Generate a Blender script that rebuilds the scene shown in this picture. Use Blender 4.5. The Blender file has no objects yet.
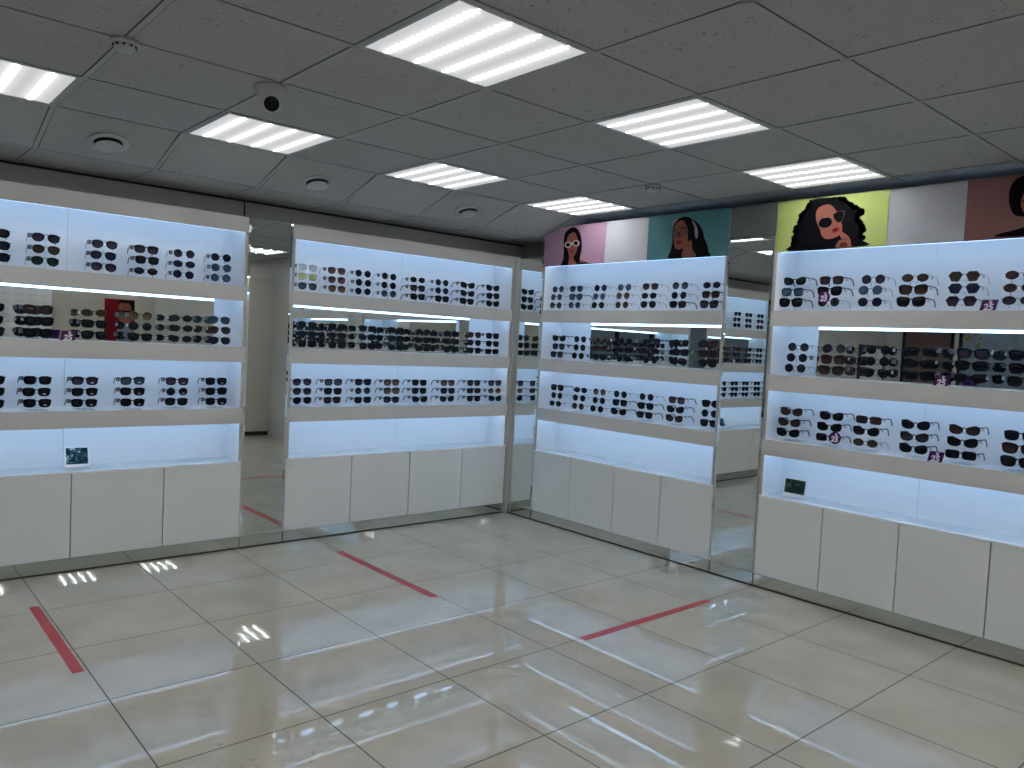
import bpy, bmesh, math, random
from mathutils import Matrix, Vector
random.seed(7)
S = bpy.context.scene
COL = S.collection
PI = math.pi
ART=[('P','hair','hair',[(0.2005,2.112),(0.2261,2.1643),(0.2276,2.2422),(0.2213,2.3258),(0.2396,2.3763),(0.2814,2.4041),(0.3242,2.411),(0.3686,2.3922),(0.4038,2.3488),(0.4197,2.297),(0.4261,2.2408),(0.4189,2.1955),(0.4113,2.1552),(0.4369,2.1438),(0.4943,2.1235),(0.5399,2.1139),(0.5419,2.112),(0.2009,2.112)]),('P','skin','face',[(0.2587,2.318),(0.271,2.3482),(0.306,2.3662),(0.342,2.3661),(0.3657,2.3363),(0.3795,2.2946),(0.3798,2.2436),(0.3682,2.2085),(0.3418,2.1792),(0.3513,2.1479),(0.3796,2.112),(0.2929,2.112),(0.2925,2.1611),(0.2857,2.2027),(0.2683,2.2399),(0.2578,2.2819)]),('P','skin','arm',[(0.4117,2.1501),(0.4365,2.1489),(0.4728,2.132),(0.4523,2.1254),(0.4168,2.1295)]),('P','white','rim',[(0.3074,2.2762),(0.3075,2.2676),(0.3033,2.2599),(0.2953,2.2539),(0.2844,2.2505),(0.2719,2.25),(0.2593,2.2525),(0.2481,2.2577),(0.2398,2.265),(0.2352,2.2735),(0.2351,2.2822),(0.2394,2.2899),(0.2475,2.2959),(0.2585,2.2992),(0.2711,2.2997),(0.2836,2.2971),(0.2947,2.2919),(0.3029,2.2846)]),('P','white','rim',[(0.3992,2.2831),(0.3995,2.2742),(0.3955,2.2663),(0.3877,2.2602),(0.377,2.2567),(0.3648,2.2562),(0.3524,2.2588),(0.3415,2.2642),(0.3332,2.2717),(0.3287,2.2805),(0.3285,2.2894),(0.3325,2.2974),(0.3404,2.3035),(0.3512,2.307),(0.3634,2.3074),(0.3757,2.3047),(0.3866,2.2993),(0.3948,2.2918)]),('P','white','rim',[(0.2975,2.2871),(0.3404,2.292),(0.3418,2.274),(0.2988,2.269)]),('P','black','lens',[(0.2974,2.2756),(0.2974,2.27),(0.2946,2.265),(0.2893,2.2612),(0.2821,2.259),(0.2738,2.2587),(0.2655,2.2603),(0.2582,2.2636),(0.2527,2.2683),(0.2498,2.2738),(0.2497,2.2794),(0.2526,2.2844),(0.2579,2.2882),(0.2652,2.2904),(0.2735,2.2907),(0.2818,2.2891),(0.289,2.2857),(0.2945,2.281)]),('P','black','lens',[(0.3845,2.2823),(0.3847,2.2765),(0.382,2.2712),(0.3769,2.2672),(0.3698,2.2649),(0.3617,2.2646),(0.3536,2.2663),(0.3463,2.2699),(0.3409,2.2748),(0.3379,2.2806),(0.3378,2.2865),(0.3405,2.2918),(0.3457,2.2958),(0.3527,2.2981),(0.3608,2.2983),(0.369,2.2966),(0.3762,2.293),(0.3816,2.2881)]),('P','lips','lips',[(0.3422,2.2205),(0.3415,2.2173),(0.3383,2.2145),(0.333,2.2124),(0.3262,2.2112),(0.3187,2.2112),(0.3114,2.2122),(0.3052,2.2143),(0.3009,2.2171),(0.299,2.2202),(0.2997,2.2234),(0.3029,2.2263),(0.3082,2.2284),(0.3151,2.2295),(0.3226,2.2296),(0.3298,2.2285),(0.3359,2.2264),(0.3402,2.2237)]),('T','hair','hair',[(1.2905,2.1153),(1.2873,2.1579),(1.302,2.2191),(1.2985,2.2658),(1.3011,2.3171),(1.3052,2.3477),(1.3344,2.3812),(1.371,2.3958),(1.4208,2.3939),(1.459,2.3754),(1.51,2.341),(1.5465,2.2932),(1.5652,2.2421),(1.5927,2.1906),(1.6082,2.1402),(1.6071,2.1155)]),('T','skin','face',[(1.3095,2.3319),(1.3356,2.3657),(1.3788,2.3748),(1.4059,2.3446),(1.4242,2.3076),(1.4307,2.2615),(1.4302,2.2261),(1.4638,2.2289),(1.4744,2.1678),(1.5084,2.1196),(1.3918,2.1164),(1.3998,2.1772),(1.3624,2.1743),(1.3335,2.1811),(1.318,2.2181),(1.3085,2.2599)]),('T','scarf','scarf',[(1.4595,2.3678),(1.4859,2.3405),(1.5082,2.3011),(1.5128,2.2557),(1.4995,2.2391),(1.4857,2.2777),(1.4803,2.3183),(1.4643,2.3448)]),('T','scarf','scarf',[(1.2865,2.3673),(1.3247,2.3846),(1.3346,2.3786),(1.3104,2.3627),(1.3006,2.3403)]),('T','rim2','rim',[(1.3505,2.2836),(1.3496,2.2765),(1.3457,2.2705),(1.3395,2.2662),(1.3316,2.2643),(1.3229,2.2649),(1.3146,2.268),(1.3076,2.2732),(1.3028,2.2799),(1.3008,2.2873),(1.3017,2.2944),(1.3056,2.3005),(1.3119,2.3047),(1.3198,2.3066),(1.3285,2.306),(1.3368,2.3028),(1.3437,2.2976),(1.3485,2.2909)]),('T','rim2','rim',[(1.4229,2.2915),(1.4215,2.2831),(1.4164,2.276),(1.408,2.2711),(1.3974,2.2689),(1.3859,2.2697),(1.3748,2.2735),(1.3655,2.2797),(1.3591,2.2877),(1.3565,2.2965),(1.3578,2.3049),(1.3631,2.3121),(1.3716,2.317),(1.3822,2.3191),(1.3938,2.3182),(1.4048,2.3144),(1.414,2.3081),(1.4203,2.3002)]),('T','tint','lens',[(1.3473,2.2838),(1.3465,2.2776),(1.3432,2.2723),(1.3377,2.2686),(1.3308,2.2669),(1.3233,2.2674),(1.3161,2.2701),(1.31,2.2747),(1.3058,2.2805),(1.304,2.287),(1.3048,2.2933),(1.3082,2.2986),(1.3137,2.3024),(1.3206,2.304),(1.3281,2.3035),(1.3353,2.3007),(1.3414,2.2961),(1.3456,2.2903)]),('T','tint','lens',[(1.4198,2.2917),(1.4186,2.2842),(1.4139,2.2778),(1.4063,2.2734),(1.3967,2.2714),(1.3863,2.2722),(1.3762,2.2756),(1.3678,2.2812),(1.362,2.2884),(1.3596,2.2962),(1.3609,2.3038),(1.3656,2.3102),(1.3733,2.3147),(1.383,2.3166),(1.3934,2.3158),(1.4034,2.3123),(1.4117,2.3067),(1.4174,2.2995)]),('T','black','brow',[(1.3113,2.3086),(1.3233,2.318),(1.3426,2.3139),(1.343,2.3088),(1.3237,2.3123)]),('T','black','brow',[(1.3595,2.3152),(1.3824,2.3261),(1.4077,2.3216),(1.4081,2.316),(1.3829,2.32),(1.3618,2.3094)]),('T','dskin','nose',[(1.3545,2.2976),(1.3713,2.2658),(1.3623,2.2603),(1.3462,2.265)]),('T','lips','lips',[(1.3871,2.2269),(1.3873,2.2221),(1.3846,2.2175),(1.379,2.2135),(1.3715,2.2106),(1.3627,2.2093),(1.3539,2.2095),(1.346,2.2114),(1.34,2.2147),(1.3366,2.219),(1.3364,2.2238),(1.3392,2.2284),(1.3448,2.2324),(1.3524,2.2353),(1.3612,2.2366),(1.37,2.2363),(1.3779,2.2344),(1.3838,2.2311)]),('Y','hair','hair',[(0.1004,2.1156),(0.1229,2.1607),(0.1254,2.2139),(0.1467,2.2714),(0.1615,2.329),(0.1965,2.3667),(0.2185,2.4053),(0.2543,2.4218),(0.2966,2.4259),(0.3394,2.4155),(0.3869,2.4133),(0.4291,2.3947),(0.4598,2.3691),(0.473,2.3454),(0.5078,2.3364),(0.5373,2.317),(0.5277,2.2957),(0.5041,2.309),(0.5123,2.2749),(0.5313,2.2456),(0.5451,2.2113),(0.5298,2.1902),(0.5495,2.1501),(0.5641,2.1187)]),('Y','skin','face',[(0.2565,2.3088),(0.2597,2.349),(0.2885,2.3722),(0.3364,2.3759),(0.368,2.35),(0.3879,2.3198),(0.3959,2.2907),(0.4153,2.2664),(0.4236,2.2319),(0.4203,2.1982),(0.3806,2.1784),(0.3333,2.1731),(0.3015,2.1954),(0.2863,2.2369),(0.2688,2.2672)]),('Y','rimgrey','rim',[(0.3597,2.2805),(0.3609,2.2692),(0.3568,2.2583),(0.3479,2.2492),(0.3353,2.2429),(0.3204,2.2402),(0.305,2.2415),(0.2909,2.2466),(0.28,2.2549),(0.2735,2.2654),(0.2723,2.2769),(0.2765,2.2879),(0.2856,2.2971),(0.2985,2.3033),(0.3135,2.3058),(0.3289,2.3044),(0.3427,2.2992),(0.3534,2.2909)]),('Y','rimgrey','rim',[(0.3611,2.3154),(0.3929,2.3318),(0.4293,2.3289),(0.4306,2.3029),(0.418,2.269),(0.398,2.2628),(0.3742,2.2824)]),('Y','white','glint',[(0.2729,2.2698),(0.2824,2.2892),(0.3058,2.3015),(0.3297,2.3034),(0.3062,2.2957),(0.2858,2.2843)]),('Y','black','lens',[(0.3589,2.2775),(0.36,2.267),(0.3561,2.2569),(0.3478,2.2485),(0.336,2.2426),(0.3221,2.2401),(0.3077,2.2413),(0.2946,2.246),(0.2845,2.2537),(0.2784,2.2635),(0.2773,2.2741),(0.2813,2.2843),(0.2898,2.2928),(0.3018,2.2986),(0.3158,2.301),(0.3301,2.2997),(0.343,2.2949),(0.353,2.2872)]),('Y','black','lens',[(0.3636,2.3135),(0.3931,2.3295),(0.426,2.3264),(0.4272,2.302),(0.4161,2.2709),(0.3978,2.2651),(0.3758,2.284)]),('Y','lips','lips',[(0.4073,2.233),(0.4088,2.2278),(0.4076,2.222),(0.4038,2.2164),(0.3979,2.2117),(0.3906,2.2084),(0.3827,2.2068),(0.3752,2.2073),(0.369,2.2098),(0.3649,2.2139),(0.3634,2.2191),(0.3646,2.2249),(0.3684,2.2305),(0.3744,2.2353),(0.3818,2.2386),(0.3896,2.2401),(0.3971,2.2396),(0.4032,2.2371)]),('Y','black','mouth',[(0.3981,2.2295),(0.3981,2.2277),(0.3966,2.2254),(0.3937,2.2229),(0.3897,2.2205),(0.3852,2.2184),(0.3806,2.217),(0.3765,2.2163),(0.3735,2.2165),(0.3718,2.2176),(0.3718,2.2194),(0.3733,2.2217),(0.3762,2.2242),(0.3802,2.2267),(0.3848,2.2287),(0.3893,2.2302),(0.3934,2.2308),(0.3964,2.2306)]),('Y','skin','hand',[(0.3969,2.1176),(0.4009,2.1429),(0.4115,2.1593),(0.4286,2.1638),(0.4188,2.1786),(0.4158,2.1957),(0.4254,2.208),(0.4437,2.1965),(0.4652,2.1781),(0.4803,2.1519),(0.4814,2.1378),(0.4795,2.1166)]),('Y','dskin','gap',[(0.4186,2.1418),(0.4355,2.1492),(0.4591,2.1437),(0.4665,2.1219),(0.4201,2.1213)]),('Y','dskin','gap',[(0.428,2.1723),(0.4576,2.1641),(0.4638,2.158),(0.4314,2.1658)]),('R','hair','hair',[(1.2702,2.3227),(1.2741,2.3635),(1.2899,2.3975),(1.3202,2.4142),(1.3467,2.4184),(1.3826,2.4087),(1.415,2.3821),(1.4353,2.3396),(1.4411,2.2891),(1.4358,2.2446),(1.4184,2.2162),(1.3795,2.2096),(1.3346,2.2161),(1.3023,2.2268),(1.2786,2.2702)]),('R','skin','face',[(1.3281,2.3062),(1.3394,2.3355),(1.3697,2.3447),(1.3975,2.3239),(1.4092,2.2824),(1.4034,2.2427),(1.3834,2.2168),(1.352,2.2222),(1.3371,2.244),(1.3262,2.2706)]),('R','black','lens',[(1.3637,2.2871),(1.3632,2.2823),(1.3611,2.2783),(1.3575,2.2755),(1.353,2.2742),(1.348,2.2747),(1.3432,2.2769),(1.3391,2.2805),(1.3363,2.2851),(1.3351,2.2901),(1.3356,2.2949),(1.3378,2.299),(1.3414,2.3018),(1.3459,2.303),(1.3509,2.3025),(1.3557,2.3003),(1.3597,2.2967),(1.3625,2.2921)]),('R','black','lens',[(1.402,2.2857),(1.4015,2.2809),(1.3992,2.2769),(1.3955,2.2741),(1.3907,2.2729),(1.3855,2.2735),(1.3805,2.2757),(1.3762,2.2793),(1.3733,2.2838),(1.372,2.2888),(1.3726,2.2936),(1.3749,2.2976),(1.3787,2.3004),(1.3834,2.3015),(1.3887,2.301),(1.3937,2.2988),(1.3979,2.2952),(1.4008,2.2906)]),('R','lips','lips',[(1.384,2.2446),(1.3835,2.2426),(1.3816,2.2409),(1.3786,2.2399),(1.3749,2.2395),(1.3709,2.2399),(1.3671,2.241),(1.3639,2.2426),(1.3618,2.2447),(1.3609,2.2468),(1.3615,2.2488),(1.3633,2.2505),(1.3663,2.2516),(1.37,2.2519),(1.3741,2.2515),(1.3779,2.2504),(1.381,2.2488),(1.3832,2.2468)]),('R','hair','dress',[(1.2315,2.1226),(1.2535,2.1403),(1.3033,2.1495),(1.3475,2.1614),(1.4005,2.1623),(1.4452,2.1437),(1.4725,2.1217),(1.4813,2.117)])]
CAM=([[0.751705, -0.657588, 0.050176], [-0.004369, 0.071115, 0.997459], [0.659485, 0.750014, -0.050585]], 1.4581460075813215, 777.8620404724021)
# ------------------------------------------------------------------ helpers
class MB:
    """collects shapes in one bmesh, material index per face"""
    def __init__(s): s.bm = bmesh.new()
    def box(s, a, b, mi=0, bev=0.0):
        x0,y0,z0 = a; x1,y1,z1 = b
        v = [s.bm.verts.new(p) for p in ((x0,y0,z0),(x1,y0,z0),(x1,y1,z0),(x0,y1,z0),(x0,y0,z1),(x1,y0,z1),(x1,y1,z1),(x0,y1,z1))]
        fs = []
        for q in ((3,2,1,0),(4,5,6,7),(0,1,5,4),(1,2,6,5),(2,3,7,6),(3,0,4,7)):
            f = s.bm.faces.new([v[i] for i in q]); f.material_index = mi; fs.append(f)
        if bev > 0:
            ed = list({e for f in fs for e in f.edges})
            r = bmesh.ops.bevel(s.bm, geom=ed, offset=bev, segments=1, affect='EDGES')
            for f in r['faces']: f.material_index = mi
        return s
    def quad(s, pts, mi=0):
        f = s.bm.faces.new([s.bm.verts.new(p) for p in pts]); f.material_index = mi; return s
    def prism(s, pts, n, mi=0, mi_side=None):
        """pts: closed outline (3d), extruded by vector n"""
        n = Vector(n)
        a = [s.bm.verts.new(p) for p in pts]; b = [s.bm.verts.new(Vector(p)+n) for p in pts]
        f1 = s.bm.faces.new(a[::-1]); f2 = s.bm.faces.new(b)
        fs = [f1, f2]
        for i in range(len(a)):
            j = (i+1) % len(a); fs.append(s.bm.faces.new((a[i],a[j],b[j],b[i])))
        for f in fs: f.material_index = mi
        return s
    def lathe(s, prof, c=(0,0,0), n=24, mi=0, axis='z'):
        rings = []
        for r, z in prof:
            ring = []
            for i in range(n):
                t = 2*PI*i/n
                p = (r*math.cos(t), r*math.sin(t), z)
                if axis == 'y': p = (p[0], p[2], p[1])
                ring.append(s.bm.verts.new((c[0]+p[0], c[1]+p[1], c[2]+p[2])))
            rings.append(ring)
        for a, b in zip(rings, rings[1:]):
            for i in range(n):
                j = (i+1) % n
                f = s.bm.faces.new((a[i],a[j],b[j],b[i])); f.material_index = mi; f.smooth = True
        for ring, fl in ((rings[0],True),(rings[-1],False)):
            f = s.bm.faces.new(ring[::-1] if fl else ring); f.material_index = mi
        return s
    def tube(s, pts, r, n=6, mi=0, flat=1.0, closed=False):
        """tube along 3d points; r may be a list"""
        P = [Vector(p) for p in pts]; m = len(P)
        rs = r if isinstance(r, (list, tuple)) else [r]*m
        rings = []
        for i, p in enumerate(P):
            if closed: d = P[(i+1) % m]-P[i-1]
            else: d = P[min(i+1,m-1)]-P[max(i-1,0)]
            d.normalize()
            up = Vector((0,1,0)) if closed else Vector((0,0,1))
            if abs(d.dot(up)) > .9: up = Vector((0,1,0)) if not closed else Vector((1,0,0))
            a = d.cross(up).normalized(); b = d.cross(a).normalized()
            rings.append([s.bm.verts.new(p+a*math.cos(2*PI*k/n)*rs[i]+b*math.sin(2*PI*k/n)*rs[i]*flat) for k in range(n)])
        seq = list(zip(rings, rings[1:]+rings[:1])) if closed else list(zip(rings, rings[1:]))
        for a, b in seq:
            for k in range(n):
                j = (k+1) % n
                f = s.bm.faces.new((a[k],a[j],b[j],b[k])); f.material_index = mi; f.smooth = True
        if not closed:
            for ring in (rings[0][::-1], rings[-1]):
                f = s.bm.faces.new(ring); f.material_index = mi
        return s
    def mesh(s, name, mats):
        bmesh.ops.recalc_face_normals(s.bm, faces=s.bm.faces)
        me = bpy.data.meshes.new(name); s.bm.to_mesh(me); s.bm.free()
        for m in (mats if isinstance(mats, (list, tuple)) else [mats]): me.materials.append(m)
        return me
    def obj(s, name, mats, parent=None, **kw):
        return link(name, s.mesh(name, mats), parent, **kw)

def link(name, me, parent=None, loc=None, rot=None):
    o = bpy.data.objects.new(name, me); COL.objects.link(o)
    if parent is not None: o.parent = parent
    if loc is not None: o.location = loc
    if rot is not None: o.rotation_euler = rot
    return o
def tag(o, label=None, cat=None, group=None, kind=None):
    if label: o['label'] = label
    if cat: o['category'] = cat
    if group: o['group'] = group
    if kind: o['kind'] = kind
    return o
def empty(name, loc=(0,0,0), rz=0.0):
    o = bpy.data.objects.new(name, None); COL.objects.link(o)
    o.location = loc; o.rotation_euler = (0,0,rz); o.empty_display_size = .05
    return o
def copy_tree(o, parent=None):
    c = o.copy(); COL.objects.link(c)
    if parent is not None: c.parent = parent
    for ch in list(o.children): copy_tree(ch, c)
    return c

# ------------------------------------------------------------------ materials
def new_mat(name):
    m = bpy.data.materials.new(name); m.use_nodes = True
    nt = m.node_tree; return m, nt, nt.nodes['Principled BSDF']
def P(name, col, rough=.5, metal=0., spec=.5, coat=0., alpha=1., emis=None, es=0., noise=0., nscale=30.):
    m, nt, b = new_mat(name)
    b.inputs['Base Color'].default_value = (*col, 1); b.inputs['Roughness'].default_value = rough
    b.inputs['Metallic'].default_value = metal; b.inputs['Specular IOR Level'].default_value = spec
    b.inputs['Coat Weight'].default_value = coat; b.inputs['Coat Roughness'].default_value = .05
    b.inputs['Alpha'].default_value = alpha
    if emis: b.inputs['Emission Color'].default_value = (*emis, 1); b.inputs['Emission Strength'].default_value = es
    if noise:
        tc = nt.nodes.new('ShaderNodeTexCoord'); nz = nt.nodes.new('ShaderNodeTexNoise'); nz.inputs['Scale'].default_value = nscale
        nt.links.new(tc.outputs['Object'], nz.inputs['Vector'])
        mx = nt.nodes.new('ShaderNodeMix'); mx.data_type = 'RGBA'
        mx.inputs[6].default_value = (*[c*(1-noise) for c in col], 1); mx.inputs[7].default_value = (*[min(1,c*(1+noise)) for c in col], 1)
        nt.links.new(nz.outputs['Fac'], mx.inputs[0]); nt.links.new(mx.outputs[2], b.inputs['Base Color'])
    return m
def emit(name, col, st):
    m = bpy.data.materials.new(name); m.use_nodes = True; nt = m.node_tree
    nt.nodes.remove(nt.nodes['Principled BSDF']); e = nt.nodes.new('ShaderNodeEmission')
    e.inputs[0].default_value = (*col, 1); e.inputs[1].default_value = st
    nt.links.new(e.outputs[0], nt.nodes['Material Output'].inputs[0]); return m
def mirror_mat(name, col=(.80,.84,.82)):
    m = bpy.data.materials.new(name); m.use_nodes = True; nt = m.node_tree
    nt.nodes.remove(nt.nodes['Principled BSDF']); g = nt.nodes.new('ShaderNodeBsdfGlossy')
    g.inputs['Color'].default_value = (*col, 1); g.inputs['Roughness'].default_value = 0.0
    nt.links.new(g.outputs[0], nt.nodes['Material Output'].inputs[0]); return m
def clear_mat(name, col=(.93,.97,.97), refl=.12):
    m = bpy.data.materials.new(name); m.use_nodes = True; nt = m.node_tree
    nt.nodes.remove(nt.nodes['Principled BSDF'])
    t = nt.nodes.new('ShaderNodeBsdfTransparent'); t.inputs[0].default_value = (*col, 1)
    g = nt.nodes.new('ShaderNodeBsdfGlossy'); g.inputs['Roughness'].default_value = .03
    f = nt.nodes.new('ShaderNodeFresnel'); f.inputs[0].default_value = 1.45
    a = nt.nodes.new('ShaderNodeMath'); a.operation = 'MULTIPLY_ADD'; a.inputs[1].default_value = .8; a.inputs[2].default_value = refl*.3
    geo = nt.nodes.new('ShaderNodeNewGeometry'); inv = nt.nodes.new('ShaderNodeMath'); inv.operation = 'SUBTRACT'; inv.inputs[0].default_value = 1
    nt.links.new(geo.outputs['Backfacing'], inv.inputs[1])
    nt.links.new(f.outputs[0], a.inputs[0])
    fin = nt.nodes.new('ShaderNodeMath'); fin.operation = 'MULTIPLY'; nt.links.new(a.outputs[0], fin.inputs[0]); nt.links.new(inv.outputs[0], fin.inputs[1])
    x = nt.nodes.new('ShaderNodeMixShader'); nt.links.new(fin.outputs[0], x.inputs[0])
    nt.links.new(t.outputs[0], x.inputs[1]); nt.links.new(g.outputs[0], x.inputs[2])
    nt.links.new(x.outputs[0], nt.nodes['Material Output'].inputs[0]); return m
def lens_mat(name, top, bot, a_top, a_bot):
    """tinted gradient lens: colour and opacity run from the top to the bottom of the lens"""
    m, nt, b = new_mat(name)
    tc = nt.nodes.new('ShaderNodeTexCoord'); sp = nt.nodes.new('ShaderNodeSeparateXYZ'); nt.links.new(tc.outputs['Object'], sp.inputs[0])
    mr = nt.nodes.new('ShaderNodeMapRange'); mr.inputs[1].default_value = .018; mr.inputs[2].default_value = -.024
    nt.links.new(sp.outputs['Z'], mr.inputs[0])
    mx = nt.nodes.new('ShaderNodeMix'); mx.data_type = 'RGBA'; mx.inputs[6].default_value = (*top,1); mx.inputs[7].default_value = (*bot,1)
    nt.links.new(mr.outputs[0], mx.inputs[0]); nt.links.new(mx.outputs[2], b.inputs['Base Color'])
    ma = nt.nodes.new('ShaderNodeMapRange'); ma.inputs[1].default_value = 0; ma.inputs[2].default_value = 1
    ma.inputs[3].default_value = a_top; ma.inputs[4].default_value = a_bot
    nt.links.new(mr.outputs[0], ma.inputs[0]); nt.links.new(ma.outputs[0], b.inputs['Alpha'])
    b.inputs['Roughness'].default_value = .10; b.inputs['Specular IOR Level'].default_value = .22
    return m

M = {}
M['door'] = P('cabinet_white', (.71,.73,.72), .22, noise=.015, nscale=3)
M['band'] = P('band_greige', (.575,.565,.54), .35, noise=.01, nscale=4)
M['inner'] = P('lacquer_white', (.86,.88,.90), .35)
M['counter'] = P('counter_white', (.85,.88,.90), .12)
M['edge'] = P('edge_grey', (.45,.44,.42), .4)
M['dark'] = P('dark_gap', (.02,.02,.02), .7)
M['mirror'] = mirror_mat('mirror_silver')
M['plinthmirror'] = mirror_mat('plinth_mirror', (.70,.74,.70))
M['clear'] = clear_mat('clear_acrylic')
M['sheet'] = clear_mat('glass_sheet', (.97,.99,.99), .05)
M['led'] = emit('led_strip', (.40,.64,1.0), 7.7)
M['chrome'] = P('chrome', (.75,.75,.74), .18, metal=1)
M['post'] = P('post_aluminium', (.55,.55,.53), .3, metal=.6)
M['tbar'] = P('ceiling_bar', (.40,.41,.41), .5)
M['plastic'] = P('white_plastic', (.50,.52,.53), .45)
M['black'] = P('black_plastic', (.004,.004,.005), .3, spec=.2)
M['red'] = P('red_tape', (.42,.025,.035), .35, noise=.12, nscale=25)
M['wall'] = P('wall_paint', (.50,.50,.48), .7, noise=.04, nscale=6)
M['wallgrey'] = P('grey_panel', (.10,.115,.11), .6)
M['beige'] = P('beige_laminate', (.50,.48,.42), .35)
M['purple'] = P('purple_card', (.055,.004,.07), .3, spec=.2)
M['signwhite'] = P('sign_white', (.85,.78,.86), .5)
M['tagg'] = P('security_tag_grey', (.13,.15,.18), .5)
M['tagl'] = P('price_label', (.50,.54,.60), .5)
M['sticker'] = P('lens_sticker', (.62,.64,.72), .5)
for k, c in dict(hair=(.0025,.0025,.004), skin=(.23,.085,.058), dskin=(.10,.02,.02), lips=(.22,.02,.02), white=(.50,.46,.43), rimgrey=(.10,.07,.07), rim2=(.03,.012,.015), black=(.002,.002,.003),
                 scarf=(.30,.22,.27), tint=(.13,.075,.085), pink=(.33,.205,.29), teal=(.085,.225,.245), yellow=(.375,.45,.145), rose=(.24,.12,.12), blank=(.42,.43,.47), redbg=(.15,.008,.014), denim=(.2,.23,.26)).items():
    M['a_'+k] = P('print_'+k, c, .55, spec=.05, noise=.05, nscale=9)

def floor_mat():
    m, nt, b = new_mat('porcelain_tile'); N = nt.nodes.new; L = nt.links.new
    g = N('ShaderNodeNewGeometry'); sp = N('ShaderNodeSeparateXYZ'); L(g.outputs['Position'], sp.inputs[0])
    def line(sock, o):
        a = N('ShaderNodeMath'); a.operation='ADD'; L(sp.outputs[sock], a.inputs[0]); a.inputs[1].default_value = -o+60.3
        d = N('ShaderNodeMath'); d.operation='MODULO'; L(a.outputs[0], d.inputs[0]); d.inputs[1].default_value = .6
        e = N('ShaderNodeMath'); e.operation='SUBTRACT'; L(d.outputs[0], e.inputs[0]); e.inputs[1].default_value = .3
        f = N('ShaderNodeMath'); f.operation='ABSOLUTE'; L(e.outputs[0], f.inputs[0])
        return f
    fx, fy = line('X', .8242), line('Y', 5.018)
    mn = N('ShaderNodeMath'); mn.operation='MINIMUM'; L(fx.outputs[0], mn.inputs[0]); L(fy.outputs[0], mn.inputs[1])
    lt = N('ShaderNodeMath'); lt.operation='LESS_THAN'; L(mn.outputs[0], lt.inputs[0]); lt.inputs[1].default_value = .0030
    # cloudy stone tone plus small scuffs
    n1 = N('ShaderNodeTexNoise'); n1.inputs['Scale'].default_value = 3.2; n1.inputs['Detail'].default_value = 5; L(g.outputs['Position'], n1.inputs['Vector'])
    cr = N('ShaderNodeValToRGB'); cr.color_ramp.elements[0].position=.3; cr.color_ramp.elements[0].color=(.40,.378,.315,1); cr.color_ramp.elements[1].position=.75; cr.color_ramp.elements[1].color=(.485,.458,.39,1)
    L(n1.outputs['Fac'], cr.inputs[0])
    n2 = N('ShaderNodeTexNoise'); n2.inputs['Scale'].default_value = 38; n2.inputs['Detail'].default_value = 3; L(g.outputs['Position'], n2.inputs['Vector'])
    n3 = N('ShaderNodeTexNoise'); n3.inputs['Scale'].default_value = 1.3; L(g.outputs['Position'], n3.inputs['Vector'])
    ad = N('ShaderNodeMath'); ad.operation='MULTIPLY'; L(n2.outputs['Fac'], ad.inputs[0]); L(n3.outputs['Fac'], ad.inputs[1])
    gt = N('ShaderNodeMapRange'); L(ad.outputs[0], gt.inputs[0]); gt.inputs[1].default_value=.405; gt.inputs[2].default_value=.45; gt.inputs[3].default_value=0; gt.inputs[4].default_value=.35
    s1 = N('ShaderNodeMix'); s1.data_type='RGBA'; L(gt.outputs[0], s1.inputs[0]); L(cr.outputs[0], s1.inputs[6]); s1.inputs[7].default_value=(.14,.13,.115,1)
    s2 = N('ShaderNodeMix'); s2.data_type='RGBA'; L(lt.outputs[0], s2.inputs[0]); L(s1.outputs[2], s2.inputs[6]); s2.inputs[7].default_value=(.028,.024,.02,1)
    L(s2.outputs[2], b.inputs['Base Color'])
    rr = N('ShaderNodeMath'); rr.operation='MULTIPLY_ADD'; L(lt.outputs[0], rr.inputs[0]); rr.inputs[1].default_value=.5; rr.inputs[2].default_value=.034
    L(rr.outputs[0], b.inputs['Roughness']); b.inputs['Specular IOR Level'].default_value = .72
    # slow waviness of polished tile, so reflections wobble
    n4 = N('ShaderNodeTexNoise'); n4.inputs['Scale'].default_value = 5; L(g.outputs['Position'], n4.inputs['Vector'])
    bp = N('ShaderNodeBump'); bp.inputs['Strength'].default_value=.022; bp.inputs['Distance'].default_value=.01; L(n4.outputs['Fac'], bp.inputs['Height']); L(bp.outputs[0], b.inputs['Normal'])
    return m
M['floor'] = floor_mat()
def tile_mat():
    m, nt, b = new_mat('mineral_ceiling_tile'); N = nt.nodes.new; L = nt.links.new
    g = N('ShaderNodeNewGeometry')
    v = N('ShaderNodeTexVoronoi'); v.inputs['Scale'].default_value = 62; v.feature = 'F1'; L(g.outputs['Position'], v.inputs['Vector'])
    n = N('ShaderNodeTexNoise'); n.inputs['Scale'].default_value = 24; L(g.outputs['Position'], n.inputs['Vector'])
    th = N('ShaderNodeMapRange'); L(n.outputs['Fac'], th.inputs[0]); th.inputs[1].default_value=.42; th.inputs[2].default_value=.8; th.inputs[3].default_value=0.02; th.inputs[4].default_value=.42
    lt = N('ShaderNodeMath'); lt.operation='LESS_THAN'; L(v.outputs['Distance'], lt.inputs[0]); L(th.outputs[0], lt.inputs[1])
    mx = N('ShaderNodeMix'); mx.data_type='RGBA'; L(lt.outputs[0], mx.inputs[0]); mx.inputs[6].default_value=(.44,.45,.45,1); mx.inputs[7].default_value=(.22,.22,.22,1)
    L(mx.outputs[2], b.inputs['Base Color']); b.inputs['Roughness'].default_value=.9; b.inputs['Specular IOR Level'].default_value=.1
    return m
M['tile'] = tile_mat()
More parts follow.
